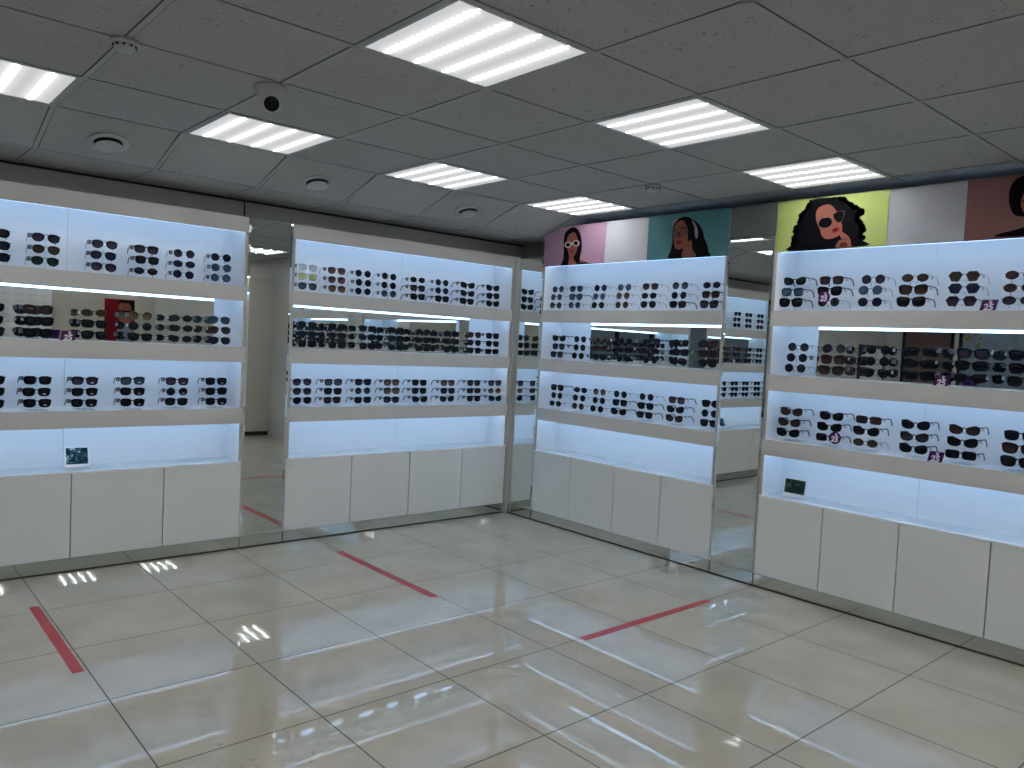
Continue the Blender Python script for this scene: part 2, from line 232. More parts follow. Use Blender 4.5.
def panel_mat():
    """diffuser of a ceiling panel: four LED rows glow through a prismatic sheet"""
    m = bpy.data.materials.new('led_panel_diffuser'); m.use_nodes = True; nt = m.node_tree; N = nt.nodes.new; L = nt.links.new
    nt.nodes.remove(nt.nodes['Principled BSDF']); e = N('ShaderNodeEmission')
    tc = N('ShaderNodeTexCoord'); sp = N('ShaderNodeSeparateXYZ'); L(tc.outputs['Object'], sp.inputs[0])
    def mth(op, a, b=None, c=None):
        x = N('ShaderNodeMath'); x.operation = op
        for i, q in enumerate((a,b,c)):
            if q is None: continue
            if isinstance(q, (int,float)): x.inputs[i].default_value = q
            else: L(q, x.inputs[i])
        return x.outputs[0]
    X, Y = sp.outputs['X'], sp.outputs['Y']
    # rows at x = -.195,-.065,.065,.195
    fx = mth('ABSOLUTE', mth('SUBTRACT', mth('MODULO', mth('ADD', X, 1.3), .13), .065))
    row = mth('POWER', mth('MAXIMUM', mth('SUBTRACT', 1.0, mth('DIVIDE', fx, .060)), 0.0), 16.0)
    dots = mth('POWER', mth('MULTIPLY_ADD', mth('SINE', mth('MULTIPLY', Y, 2*PI/.032)), .48, .52), 2.0)
    halo = mth('POWER', mth('MAXIMUM', mth('SUBTRACT', 1.0, mth('DIVIDE', fx, .065)), 0.0), 1.6)
    inx = mth('LESS_THAN', mth('ABSOLUTE', X), .262)
    iny = mth('MINIMUM', mth('MAXIMUM', mth('MULTIPLY', mth('SUBTRACT', .275, mth('ABSOLUTE', Y)), 25), 0.0), 1.0)
    glow = mth('MULTIPLY', mth('MULTIPLY', mth('MULTIPLY', row, dots), inx), iny)
    st = mth('ADD', mth('MULTIPLY_ADD', glow, PANEL_HI, PANEL_LO), mth('MULTIPLY', mth('MULTIPLY', halo, inx), mth('MULTIPLY', iny, .45)))
    L(st, e.inputs[1]); e.inputs[0].default_value = (.97,.98,1.0,1)
    L(e.outputs[0], nt.nodes['Material Output'].inputs[0]); return m
PANEL_LO, PANEL_HI = 0.60, 226.0
M['panel'] = panel_mat()
def screen_mat(name, a, b_, c):
    m, nt, b = new_mat(name); N = nt.nodes.new; L = nt.links.new
    tc = N('ShaderNodeTexCoord'); n = N('ShaderNodeTexNoise'); n.inputs['Scale'].default_value = 26; n.inputs['Distortion'].default_value = 1.5
    L(tc.outputs['Object'], n.inputs['Vector'])
    cr = N('ShaderNodeValToRGB'); cr.color_ramp.elements[0].position=.38; cr.color_ramp.elements[0].color=(*a,1); cr.color_ramp.elements[1].position=.68; cr.color_ramp.elements[1].color=(*c,1)
    e = cr.color_ramp.elements.new(.52); e.color=(*b_,1); L(n.outputs['Fac'], cr.inputs[0]); L(cr.outputs[0], b.inputs['Base Color'])
    L(cr.outputs[0], b.inputs['Emission Color']); b.inputs['Emission Strength'].default_value=.6; b.inputs['Roughness'].default_value=.15
    return m
M['screenA'] = screen_mat('waterfall_picture', (.003,.012,.025), (.012,.045,.065), (.22,.36,.38))
M['screenD'] = screen_mat('forest_picture', (.002,.006,.006), (.004,.018,.016), (.05,.07,.06))

# lens colours: (frame colour, lens material)
LC = {
 'k': ('black',   (.002,.003,.006), (.005,.008,.014), 1.0, .985),
 'n': ('navy',    (.003,.004,.018), (.012,.018,.050), .995, .95),
 'v': ('grey-violet', (.006,.005,.014), (.07,.05,.085), .995, .86),
 'w': ('brown',   (.008,.005,.005), (.085,.045,.04), .995, .86),
 'g': ('green',   (.002,.012,.008), (.006,.035,.018), .995, .95),
 't': ('teal-grey', (.012,.025,.038), (.07,.12,.15), .98, .84),
 'u': ('blue',    (.03,.075,.14), (.07,.14,.22), .97, .92),
 'i': ('rose',    (.03,.008,.02), (.20,.08,.12), .97, .80),
 'm': ('amber',   (.03,.016,.010), (.26,.15,.08), .97, .80),
 'x': ('clear',   (.35,.40,.36), (.42,.46,.42), .35, .30),
 'y': ('yellow',  (.50,.60,.12), (.60,.68,.18), .60, .55),
}
LENS = {k: lens_mat('lens_'+v[0].replace('-','_'), *v[1:]) for k, v in LC.items()}
FR = {'black': P('frame_black', (.004,.004,.006), .2, spec=.3), 'gunmetal': P('frame_gunmetal', (.06,.06,.07), .25, metal=.8),
      'gold': P('frame_gold', (.30,.20,.09), .25, metal=.9), 'tortoise': P('frame_tortoise', (.035,.015,.008), .2, noise=.6, nscale=90),
      'clear': P('frame_clear', (.45,.48,.46), .15, alpha=.5)}

# ------------------------------------------------------------------ sunglasses
def se(n, w, h, p=2.0, taper=0.0, up=0.0, skew=0.0):
    """super-ellipse lens outline; x>0 is the outer side. taper narrows the bottom, up lifts the outer corner"""
    o = []
    for i in range(n):
        t = 2*PI*i/n
        c, s_ = math.cos(t), math.sin(t)
        x = w/2*math.copysign(abs(c)**(2/p), c); z = h/2*math.copysign(abs(s_)**(2/p), s_)
        x *= 1+taper*z/(h/2); z += up*(x/(w/2))*max(0, z/(h/2)); x += skew*z
        o.append((x, z))
    return o
def hexo(n, w, h):
    pts = [(-.5,.18),(-.28,.5),(.30,.5),(.54,.12),(.30,-.46),(-.24,-.5)]
    o = []
    for i in range(6):
        a, b = pts[i], pts[(i+1) % 6]
        for k in range(n//6):
            f = k/(n//6); o.append(((a[0]+(b[0]-a[0])*f)*w, (a[1]+(b[1]-a[1])*f)*h))
    return o
SH = {  # shape: outline, word, rim radius, bridge height, lens centre distance/2
 'r': (se(24,.050,.047), 'round', .0013, .006, .0365),
 'a': (se(24,.058,.047,2.3,.13,.0,-.06), 'aviator', .0012, .010, .0375),
 's': (se(24,.056,.043,3.2,.10), 'square', .0030, .009, .0370),
 'c': (se(24,.059,.041,2.4,.06,.007,.05), 'cat-eye', .0030, .008, .0375),
 'q': (se(24,.058,.037,4.5,.02), 'rectangular', .0032, .006, .0375),
 'o': (se(24,.056,.040,2.0), 'oval', .0014, .006, .0370),
 'h': (hexo(24,.060,.048), 'hexagonal', .0016, .006, .0380),
 'b': (se(24,.061,.047,3.0,.12,.003), 'oversized', .0032, .010, .0380),
}
GM = {}
def glasses_meshes(s):
    out, word, rr, bz, cx = SH[s]
    d = {}
    b = MB()
    for sg in (-1, 1):
        pts = [(sg*(cx+x), .0012*(abs(x)/.03)**2, z) for x, z in out]
        if sg < 0: pts = pts[::-1]
        b.tube(pts, rr, 6, closed=True)
    ix = cx-max(-x for x, z in out if abs(z-bz) < .012)
    b.tube([(-ix-.001,0,bz),(-ix*.45,-.002,bz+.0035),(ix*.45,-.002,bz+.0035),(ix+.001,0,bz)], max(rr,.0016), 6)
    if s == 'a': b.tube([(-ix*1.5,0,bz+.010),(0,-.001,bz+.011),(ix*1.5,0,bz+.010)], .0011, 6)
    ox = cx+max(x for x, z in out)
    zt = {'r':.010,'a':.015,'s':.014,'c':.018,'q':.011,'o':.008,'h':.008,'b':.016}[s]
    for sg in (-1, 1):   # end pieces
        b.tube([(sg*(ox-.004),.001,zt),(sg*(ox+.003),.002,zt),(sg*(ox+.0045),.008,zt)], [max(rr,.0018)]*3, 6)
    d['frame'] = b.mesh('frame_'+word, [FR['black']])
    for nm, sg in (('l',-1),('r',1)):
        b = MB(); n = len(out)
        ring = [b.bm.verts.new((sg*x*.98, .0008, z*.98)) for x, z in out]
        mid = [b.bm.verts.new((sg*x*.5, -.0010, z*.5)) for x, z in out]
        cen = b.bm.verts.new((0,-.0016,0)); cb = b.bm.verts.new((0,.0014,0))
        for i in range(n):
            j = (i+1) % n
            for f in (b.bm.faces.new((ring[i],ring[j],mid[j],mid[i])), b.bm.faces.new((mid[i],mid[j],cen))): f.smooth = True
            b.bm.faces.new((ring[j],ring[i],cb))
        d['lens_'+nm] = b.mesh('lens_'+word, [LENS['k']])
    d['lx'] = cx
    b = MB(); tw = .0011 if rr < .002 else .0022     # temple: back, then an ear bend down
    b.tube([(0,.006,0),(0,.050,.0005),(0,.088,-.001),(0,.104,-.007),(0,.122,-.036)], [tw,tw,tw,tw*1.2,tw*1.3], 6, flat=1.5 if rr > .002 else 1.0)
    d['temple'] = b.mesh('temple_'+word, [FR['black']])
    d['tx'] = ox+.0045; d['tz'] = zt
    return d
b = MB(); b.box((-.010,.034,-.018),(.010,.046,.006), 0, .002); b.box((-.0035,.03,-.003),(.0035,.05,.004)); TAG = b.mesh('security_tag', [M['tagg']])
b = MB(); b.box((-.006,.030,-.016),(.006,.0325,-.001), 0, .0005); b.box((-.004,.028,-.002),(.004,.036,.003)); LAB = b.mesh('price_label', [M['tagl']])
b = MB(); b.box((-.006,-.0032,-.0135),(.008,-.0010,-.0085), 0, .0005); STK = b.mesh('lens_sticker', [M['sticker']])
for s in SH: GM[s] = glasses_meshes(s)

def slotmat(o, m):
    o.material_slots[0].link = 'OBJECT'; o.material_slots[0].material = m
PROTO = {}
def make_glasses(code, tagkind, side, sticker):
    """code: lens colour + shape. First of a kind is built, later ones are copied with their parts"""
    key = (code, tagkind, side, sticker)
    if key in PROTO: return copy_tree(PROTO[key])
    c, s = code; d = GM[s]
    fr = 'clear' if c in 'xy' else ('tortoise' if c in 'wm' and SH[s][2] > .002 else ('black' if SH[s][2] > .002 else ('gold' if c in 'wmi' else 'gunmetal')))
    r = empty('sunglasses')
    f = link('frame', d['frame'], r); slotmat(f, FR[fr])
    for nm, sg in (('l',-1),('r',1)):
        l = link('lens', d['lens_'+nm], r, (sg*d['lx'],0,0)); slotmat(l, LENS[c])
        t = link('temple', d['temple'], r, (sg*d['tx'],.002,d['tz'])); slotmat(t, FR[fr])
        if nm == side and tagkind: link('security_tag' if tagkind == 't' else 'price_label', TAG if tagkind == 't' else LAB, t)
        if sticker and nm == 'r': link('lens_sticker', STK, l)
    PROTO[key] = r
    return r

# clear stand holding three pairs one above the other
ST = {}
def make_stand(lean):
    if lean in ST: return copy_tree(ST[lean])
    r = empty('display_stand')
    b = MB(); b.box((-.05,.03,0),(.05,.15,.004), 0, .001); b.obj('base', M['clear'], r)
    b = MB(); b.tube([(0,.10,.004),(0,.10+lean*3,.186)], .0035, 8); b.obj('upright', M['clear'], r)
    for k in range(3):
        z = .042+.066*k; y = lean*(k-1); yb = .10+lean*3*(z/.186)
        b = MB(); b.box((-.004,.062+y,z-.010),(.004,yb,z-.005), 0, .001); b.box((-.030,.088+y,z-.010),(.030,.093+y,z-.006), 0, .001)
        b.obj('rest', M['clear'], r)
    ST[lean] = r
    return r

ORD = ['zeroth','first','second','third','fourth','fifth','sixth','seventh','eighth','ninth']
SHELFZ = {1: 1.752, 2: 1.352, 3: .945}
SHW = {1: 'upper', 2: 'mirrored', 3: 'lower'}
UNITS = {
 'A': dict(o=(.03,5.04), rz=0.0, w=2.035, doors=[0,.515,1.03,1.545,2.035], mir=(.03,1.906), lean=0.0, where='leftmost cabinet', right=True),
 'B': dict(o=(2.378,5.04), rz=0.0, w=2.015, doors=[0,.520,1.033,1.545,2.015], mir=(.022,1.730), lean=.003, where='cabinet left of corner', right=False),
 'C': dict(o=(4.43,4.715), rz=-PI/2, w=1.76, doors=[0,.433,.889,1.323,1.76], mir=(.362,1.738), lean=.008, where='under pink poster', right=False),
 'D': dict(o=(4.43,2.62), rz=-PI/2, w=1.76, doors=[0,.427,.866,1.317,1.76], mir=(.208,1.738), lean=.009, where='under yellow poster', right=False),
}
POS = {
'A1':[.13,.40,0.646,0.891,1.192,1.431,1.651,1.886],
'A2':[.13,.38,0.622,0.861,1.145,1.404,1.65,1.89],
'A3':[.13,.38,0.632,0.86,1.108,1.366,1.633,1.882],
'B1':[0.154,0.382,0.597,0.822,1.083,1.317,1.577,1.851],
'B2':[0.164,0.4,0.653,0.906,1.156,1.426,1.676,1.87],
'B3':[0.14,0.381,0.634,0.884,1.144,1.42,1.696,1.924],
'C1':[0.1,0.314,0.569,0.814,1.058,1.328,1.593],
'C2':[0.143,0.382,0.612,0.855,1.11,1.369,1.604],
'C3':[0.153,0.414,0.62,0.839,1.091,1.356,1.646],
'D1':[0.097,0.336,0.583,0.814,1.067,1.328,1.60],
'D2':[0.154,0.386,0.646,0.878,1.136,1.383,1.62],
'D3':[0.134,0.394,0.617,0.882,1.124,1.385,1.63],
}
KIND = {   # top, middle, bottom pair of every stand, read off the photograph
'A1':'ka ka kr|ka na na|ka na na|va wa ga|va na va|vs ks ko|vr no nr|kr ur ur',
'A2':'ks ks ks|ks kr ks|kc ks kb|wb kb kb|wo ks ks|mr kr ks|go ko ko|ta wa na',
'A3':'ks ks ks|ks ks ks|ks ks ks|ks ks ks|vs ks ks|ts ks ks|vs kr ks|ks ks ks',
'B1':'xa ya ta|ma ia ma|kr kr kr|kr kr tr|ko ws ks|kr nr ks|kc kc ks|nc ns kc',
'B2':'ga na ks|ks na ks|kq kc ks|kq ks kc|ko kc kq|kr ka ka|wa ka ks|ks ks kq',
'B3':'va va ka|ts ks ws|ns vr ns|ms ms vs|ks ks kc|ms ns nc|vs wq ks|ts mo nc',
'C1':'tr tr tr|ta us tr|nr ur kr|ur mr wr|wa ko ka|tr kr ks|no ws vb',
'C2':'kc vs vs|nr kr kr|wr wc ks|kr kc kr|vs ko kr|kr ns kr|wb wb kb',
'C3':'ks kr ko|ko kr wr|mr kr kr|kr ks kc|kr ks ks|is kc wc|ks kr ks',
'D1':'kc us kb|ws kb gr|vr ur nr|wo wb kb|wh nh vh|wo wo vo|wo ks ks',
'D2':'vr kr kr|vr wb wb|kr kr ka|ks kc kb|vb kb ka|kb kb kb|ks ks ks',
'D3':'wc wc kc|kc kc kq|wq kc wo|kc vc kc|wc kc kq|ks wb kb|ks ks ks',
}
UE = {}
for U, c in UNITS.items():
    if c['rz'] == 0: c['mat'] = Matrix.Translation((c['o'][0], c['o'][1], 0))
    else: c['mat'] = Matrix.Translation((c['o'][0], c['o'][1], 0)) @ Matrix.Rotation(c['rz'], 4, 'Z')

def place(o, U, p, extra=0.0):
    o.location = UNITS[U]['mat'] @ Vector(p); o.rotation_euler = (0, 0, UNITS[U]['rz']+extra)

rnd = random.Random(3)
ZOFF = dict(A1=.002,A2=-.006,A3=0,B1=.001,B2=-.003,B3=.001,C1=.005,C2=.002,C3=.005,D1=.012,D2=.006,D3=.008)
GSC = dict(A=1.03,B=1.04,C=1.05,D=1.08)
LEVEL = ['top','middle','bottom']
for key, pos in POS.items():
    U, r = key[0], int(key[1]); c = UNITS[U]; zs = SHELFZ[r]
    kinds = [g.split() for g in KIND[key].split('|')]
    n = len(pos)
    for i, u in enumerate(pos):
        nth = ORD[n-i] + ' stand from right' if c['right'] else ORD[i+1] + ' stand from left'
        tail = f"{SHW[r]} shelf{' of' if c['where'].endswith(('cabinet','corner')) and not c['where'].startswith('cabinet') else ''} {c['where']}"
        if U == 'B': tail = f"{SHW[r]} shelf left of corner"
        st = make_stand(c['lean']); st.name = 'display_stand'
        place(st, U, (u, 0, zs))
        tag(st, f"clear acrylic stand with three sunglasses, {ORD[n-i] if c['right'] else ORD[i+1]} from {'right' if c['right'] else 'left'}, {tail}", 'stand', f"clear stands on the {tail}")
        for k in range(3):
            code = kinds[i][k]
            tk = 't' if U in 'AB' and r != 2 else ('l' if U in 'CD' and code[1] in 'rahoqcsb' and r != 2 else ('t' if (i+k) % 2 else 'l'))
            if U == 'A' and r == 3: tk = 't'
            side = 'l' if U in 'AB' else 'r'
            g = make_glasses(code, tk, side, U == 'A' and r == 3 and i >= 2 and (k+i) % 5 != 3)
            jx = rnd.uniform(-.004, .004); 
            place(g, U, (u+jx, .072+c['lean']*(1-k)+rnd.uniform(-.003,.003), zs+.174-.066*k+rnd.uniform(-.0015,.0015)), math.radians(rnd.uniform(-2.5,2.5)))
            g.location.z += ZOFF[key]; g.scale = [GSC[U]]*3
            g.rotation_euler[1] = math.radians(rnd.uniform(-1.3,1.3)) if c['rz'] == 0 else 0
            tag(g, f"{LC[code[0]][0]} {SH[code[1]][1]} sunglasses, {LEVEL[k]} pair on {nth}, {tail}", 'sunglasses', f"sunglasses on the {tail}")

# ------------------------------------------------------------------ cabinets
ZB = [(.845,.945),(1.252,1.352),(1.655,1.752)]
DEP = .24
def cabinet(U, label):
    c = UNITS[U]; w = c['w']; right = U in 'CD'
    r = empty('display_cabinet', c['mat'].translation, c['rz']); tag(r, label, 'cabinet')
    ztop = 2.205 if not right else 2.20
    for x0 in (0, w-.02):
        b = MB(); b.box((x0,0.0005,.083),(x0+.02,DEP,ztop), 0)
        for f in b.bm.faces:
            if f.calc_center_median().y < .001: f.material_index = 1
        b.obj('side_panel', [M['inner'], M['edge']], r)
    b = MB(); D = c['doors']; seam = D[2]
    b.box((.02,DEP-.012,.59),(seam-.001,DEP,ztop-.02)); b.box((seam+.001,DEP-.012,.59),(w-.02,DEP,ztop-.02)); b.box((seam-.002,DEP-.004,.59),(seam+.002,DEP-.002,ztop-.02),1)
    b.obj('back_panel', [M['inner'], M['edge']], r)
    b = MB(); b.box((.02,.022,.09),(w-.02,DEP,.575)); b.obj('carcass', M['dark'], r)
    for i in range(4):
        b = MB(); b.box((D[i]+.0028,-.001,.085),(D[i+1]-.0028,.018,.579), 0, .0012); b.obj('door', M['door'], r)
    b = MB(); b.box((0,-.003,.580),(w,DEP-.012,.590), 0, .001); b.obj('countertop', M['counter'], r)
    b = MB(); b.box((.035,.03,.5905),(seam-.01,.20,.5965), 0, .001); b.box((seam+.01,.03,.5905),(w-.035,.20,.5965), 0, .001); b.obj('glass_sheet', M['sheet'], r)
    for z0, z1 in ZB:
        b = MB(); b.box((.0,-.002,z0),(w,.016,z1), 0, .001); b.box((.02,.016,z1-.028),(w-.02,DEP-.012,z1), 1)
        b.obj('shelf', [M['band'], M['inner']], r)
    if not right:
        b = MB(); b.box((0,-.002,2.105),(w,.016,2.205), 0, .001); b.box((.02,.016,2.18),(w-.02,DEP-.012,2.2), 1); b.obj('header', [M['band'], M['inner']], r)
    else:
        b = MB(); y0, y1 = .0, .014
        zt = 2.423
        if U == 'C':   # the fascia is cut off under the sloping ceiling at its far end
            pts = [(0,y0,2.112),(w,y0,2.112),(w,y0,zt),(.20,y0,zt),(0,y0,2.362)]
        else: pts = [(0,y0,2.112),(w,y0,2.112),(w,y0,zt),(0,y0,zt)]
        b.prism(pts, (0,y1-y0,0), 0); b.box((.02,.034,2.16),(w-.02,DEP-.012,2.18), 1); b.obj('fascia', [M['a_blank'], M['inner']], r)
    for zb in (.845,1.252,1.655,2.105 if not right else 2.112):
        b = MB(); b.box((.03,.018,zb+.001),(w-.03,.027,zb+.021)); b.obj('light_strip', M['led'], r)
    b = MB(); b.box((c['mir'][0],DEP-.016,1.3525),(c['mir'][1],DEP-.0125,1.7235)); b.obj('back_mirror', M['mirror'], r)
    b = MB(); b.box((0,.004,.009),(w,.010,.083)); b.box((0,.000,0),(w,.010,.009),1); b.obj('plinth', [M['plinthmirror'], M['dark']], r)
    return r
cabinet('A', 'white lit sunglasses cabinet at the far left, tablet frame on its counter, three shelves')
cabinet('B', 'white lit sunglasses cabinet between the left mirror column and the room corner')
cabinet('C', 'white lit sunglasses cabinet below the pink and teal posters')
cabinet('D', 'white lit sunglasses cabinet below the yellow poster, right of the mirror column')

# mirrors between the cabinets (bevelled glass on a backing box)
def wall_mirror(o, rz, w, z0, z1, label, depth=DEP, tilt=0.0):
    r = empty('wall_mirror', o, rz); tag(r, label, 'mirror', None)
    e = .014; b = MB()
    def ring(i, y): return [(i,y,z0+i),(w-i,y,z0+i),(w-i,y,z1-i),(i,y,z1-i)]
    A, B = ring(0.001,.0035), ring(e,0)
    for i in range(4):
        j = (i+1) % 4; b.quad((A[i],A[j],B[j],B[i]))
    b.quad(B); b.quad([(p[0],.0036,p[2]) for p in A][::-1])
    b.obj('mirror_glass', M['mirror'], r, rot=(tilt,0,0))
    b = MB(); b.box((0.0,.004,.083),(w,depth,z1)); b.obj('backing', M['edge'], r)
    b = MB(); b.box((0,.004,.006),(w,.003,.081)); b.box((0,-.002,0),(w,.003,.009),1); b.box((-.001,.0005,0),(.002,.004,.083),1); b.box((w-.002,.0005,0),(w+.001,.004,.083),1)
    b.obj('plinth', [M['plinthmirror'], M['dark']], r)
    return r
wall_mirror((2.068,5.038,0), 0, .307, .083, 2.205, 'tall narrow mirror column between the two cabinets of the left wall')
wall_mirror((4.428,2.952,0), -PI/2, .329, .083, 2.222, 'tall narrow mirror column between the teal and yellow posters', DEP, .0023)
wall_mirror((4.428,5.012,0), -PI/2, .292, .083, 2.205, 'tall mirror strip beside the corner post, left of the pink poster', .02)
b = MB(); b.box((4.396,5.014,0),(4.442,5.05,2.205), 0, .002); o = b.obj('corner_post', M['post']); tag(o, 'slim grey metal post in the corner where the two shelf walls meet', 'post')
b = MB(); b.box((4.43,2.622,2.224),(4.444,2.953,2.423)); o = b.obj('trim_2', M['wallgrey']); tag(o, 'grey bulkhead panel above the right mirror column', 'panel', kind='structure')
# posters on the fascia
def poster(U, u0, u1, mat, art, label, clip=False):
    c = UNITS[U]; r = empty('poster', c['mat'] @ Vector((u0,0,2.112)), c['rz']); tag(r, label, 'poster')
    b = MB(); y = -.003; zt = 2.423-2.112
    if clip: pts = [(0,y,0),(u1-u0,y,0),(u1-u0,y,zt),(.20,y,zt),(0,y,.25)]
    else: pts = [(0,y,0),(u1-u0,y,0),(u1-u0,y,zt),(0,y,zt)]
    b.prism(pts, (0,.0028,0)); b.obj('print', M[mat], r)
    lay = 0; done = {}
    for cc, m, nm, pl in ART:
        if cc != art: continue
        lay += 1; b = MB()
        if art == 'Y' and nm == 'hair':
            rg = random.Random(11); cb_ = MB(); ol = [(a-u0, z-2.112) for a, z in pl][1:-1]
            for n0 in range(len(ol)-1):
                for f_ in (0,.33,.66):
                    x_ = ol[n0][0]+(ol[n0+1][0]-ol[n0][0])*f_+rg.uniform(-.006,.006); z_ = ol[n0][1]+(ol[n0+1][1]-ol[n0][1])*f_+rg.uniform(-.006,.004); rr_ = rg.uniform(.010,.020)
                    rr_ = min(rr_, .306-z_, z_-.001)
                    if rr_ > .004: cb_.prism([(x_+rr_*math.cos(t_*PI/6), -.0035, z_+rr_*.9*math.sin(t_*PI/6)) for t_ in range(12)], (0,.0005,0))
            b = cb_
        q = [(min(max(a-u0,.001),u1-u0-.001), -.003-.0005*lay, min(max(z-2.112,.001),zt-.004)) for a, z in pl]
        if nm in ('hair','dress','face','scarf','hand'): q = smooth(q)
        b.prism(q, (0,.0005*lay,0)); b.obj('figure_'+nm, M['a_'+m], r)
    return r
def smooth(q):
    n = len(q); o = []
    for i in range(n):
        p0,p1,p2,p3 = (Vector(q[(i+k) % n]) for k in (-1,0,1,2))
        for t in (0,.33,.66):
            v = .5*((2*p1)+(p2-p0)*t+(2*p0-5*p1+4*p2-p3)*t*t+(3*p1-p0-3*p2+p3)*t**3)
            o.append((v.x, p1.y, max(v.z,.0005)))
    return o
poster('C', .0, .67, 'a_pink', 'P', 'pink poster of a long-haired person wearing white sunglasses, nearest the corner', True)
poster('C', 1.08, 1.757, 'a_teal', 'T', 'teal poster of a dark-haired person in thin glasses and a scarf')
poster('D', .003, .682, 'a_yellow', 'Y', 'yellow poster of a person with big curly hair and dark sunglasses')
poster('D', 1.078, 1.757, 'a_rose', 'R', 'dull rose poster of a dark bobbed person, cut off by the right edge')

# ------------------------------------------------------------------ signs and picture frames
def text_mesh(txt, size, mat, loc, parent, name, off=.004):
    cu = bpy.data.curves.new(name, 'FONT'); cu.body = txt; cu.size = size; cu.extrude = .0004; cu.offset = off*size*3; cu.align_x = 'CENTER'; cu.shear = .2
    ob = bpy.data.objects.new(name, cu); COL.objects.link(ob)
    dg = bpy.context.evaluated_depsgraph_get(); me = bpy.data.meshes.new_from_object(ob.evaluated_get(dg)); bpy.data.objects.remove(ob)
    me.materials.clear(); me.materials.append(mat)
    o = link(name, me, parent, loc, (PI/2,0,0)); return o
def sign(U, u, z, shelf, rnd_, label):
    c = UNITS[U]; r = empty('price_sign'); place(r, U, (u, .012, SHELFZ[shelf])); tag(r, label, 'sign', None)
    h = z-SHELFZ[shelf]
    if rnd_:
        b = MB(); b.lathe([(.0355,-.001),(.0365,0),(.0355,.001)], (0,0,h), 32, 0, 'y'); b.obj('plate', M['purple'], r)
        b = MB(); b.box((-.004,.002,0),(.004,.004,h)); b.box((-.02,-.006,0),(.02,.03,.003)); b.obj('holder', M['clear'], r)
    else:
        b = MB(); b.prism([(-.042,0,.002),(.032,0,.002),(.042,.004,.057),(-.032,.004,.057)], (0,.002,0)); b.obj('plate', M['purple'], r)
        b = MB(); b.box((-.045,.004,0),(.045,.012,.004)); b.box((-.045,-.001,0),(-.035,.012,.010)); b.obj('holder', M['clear'], r); h = .026
    text_mesh('25', .044, M['signwhite'], (-.003,-.002,h-.022), r, 'digits', .012)
    text_mesh('%', .025, M['signwhite'], (.006,-.002 if rnd_ else -.0005,h+.010), r, 'percent_mark', .008)
    return r
sign('D', 2.62-2.285, 1.832, 1, True, 'round purple discount sign 25 percent on the upper shelf under yellow poster')
sign('D', 2.62-2.158, 1.006, 3, True, 'round purple discount sign 25 percent on the lower shelf under yellow poster')
sign('D', 2.62-1.405, 0, 1, False, 'rectangular purple discount sign on the upper shelf below the rose poster edge')
sign('D', 2.62-1.60, 0, 2, False, 'rectangular purple discount sign in front of the mirrored shelf under yellow poster')
sign('D', 2.62-1.60, 0, 3, False, 'rectangular purple discount sign on the lower shelf, right half of right cabinet')
sign('A', 1.03-.03, 0, 2, False, 'rectangular purple discount sign on the mirrored shelf of the leftmost cabinet')

def picture_frame(U, u, w, h, tilt, rot, mat, label):
    r = empty('digital_picture_frame'); place(r, U, (u, .05, .5975), rot); tag(r, label, 'picture frame')
    ca, sa = math.cos(tilt), math.sin(tilt)
    def T(x, y, z): return (x, y*ca+z*sa, z*ca-y*sa+.016)
    def tb(mb, a, b_):
        v0 = len(mb.bm.verts); mb.box(a, b_, 0, .0015); mb.bm.verts.ensure_lookup_table()
        for v in mb.bm.verts[v0:]: v.co = T(*v.co)
    b = MB(); tb(b, (-w/2,0,0),(w/2,.010,h)); b.obj('bezel', M['inner'], r)
    b = MB(); tb(b, (-w/2+.010,-.0012,.014),(w/2-.008,.001,h-.008)); b.obj('screen', mat, r)
    b = MB(); tb(b, (-w/2,-.012,-.009),(w/2,.016,-.001)); b.obj('tray', M['inner'], r)
    b = MB(); b.tube([T(0,.010,h*.6), (0,.085,.0015)], .003, 6); b.obj('prop', M['plastic'], r)
picture_frame('A', 1.070, .132, .122, math.radians(26), math.radians(-4), M['screenA'], 'small white digital picture frame with waterfall image on the left cabinet counter')
picture_frame('D', .208, .150, .108, math.radians(8), 0, M['screenD'], 'small white digital picture frame with dark green image on the right cabinet counter')

# ------------------------------------------------------------------ floor tape
for x0,y0,x1,y1,sk,lb in ((.765,3.545,.811,4.50,0,'red tape strip on the floor at the far left'),
                       (2.575,3.53,2.62,4.645,0,'red tape strip on the floor in front of the corner cabinet, middle of the picture'),
                       (2.85,2.582,3.935,2.630,0,'red tape strip on the floor nearest the right cabinets')):
    b = MB(); b.box((x0,y0,.0),(x1,y1,.0008)); o = b.obj('floor_tape', M['red']); tag(o, lb, 'tape', 'red distance tapes on the floor')

# ------------------------------------------------------------------ room
XL, XR, YF, YB, HC = -3.0, 4.70, -5.3, 5.285, 2.485
def struct(b, name, mats, label, cat):
    o = b.obj(name, mats); return tag(o, label, cat, kind='structure')
b = MB(); b.box((XL-.1,YF-.1,-.1),(XR+.1,YB+.1,0)); struct(b, 'floor', M['floor'], 'polished beige-grey porcelain tile floor', 'floor')
b = MB(); b.box((XL-.1,YB,0),(XR+.1,YB+.1,2.8)); struct(b, 'wall_back', M['wall'], 'grey wall behind the left cabinets', 'wall')
b = MB(); b.box((XR,YF-.1,0),(XR+.1,YB,2.8)); struct(b, 'wall_right', M['wall'], 'grey wall behind the right cabinets', 'wall')
b = MB(); b.box((XL-.1,YF-.1,0),(XR,YF,2.8)); struct(b, 'wall_front', M['beige'], 'beige panelled wall opposite the left cabinets', 'wall')
WY = (-1.2, 4.25)
b = MB(); b.box((XL-.1,YF,0),(XL,WY[0],2.8)); b.box((XL-.1,WY[1],0),(XL,YB,2.8)); b.box((XL-.1,WY[0],0),(XL,WY[1],.5)); b.box((XL-.1,WY[0],2.3),(XL,WY[1],2.8)); struct(b, 'wall_left', M['wall'], 'wall with shop windows opposite the right cabinets', 'wall')
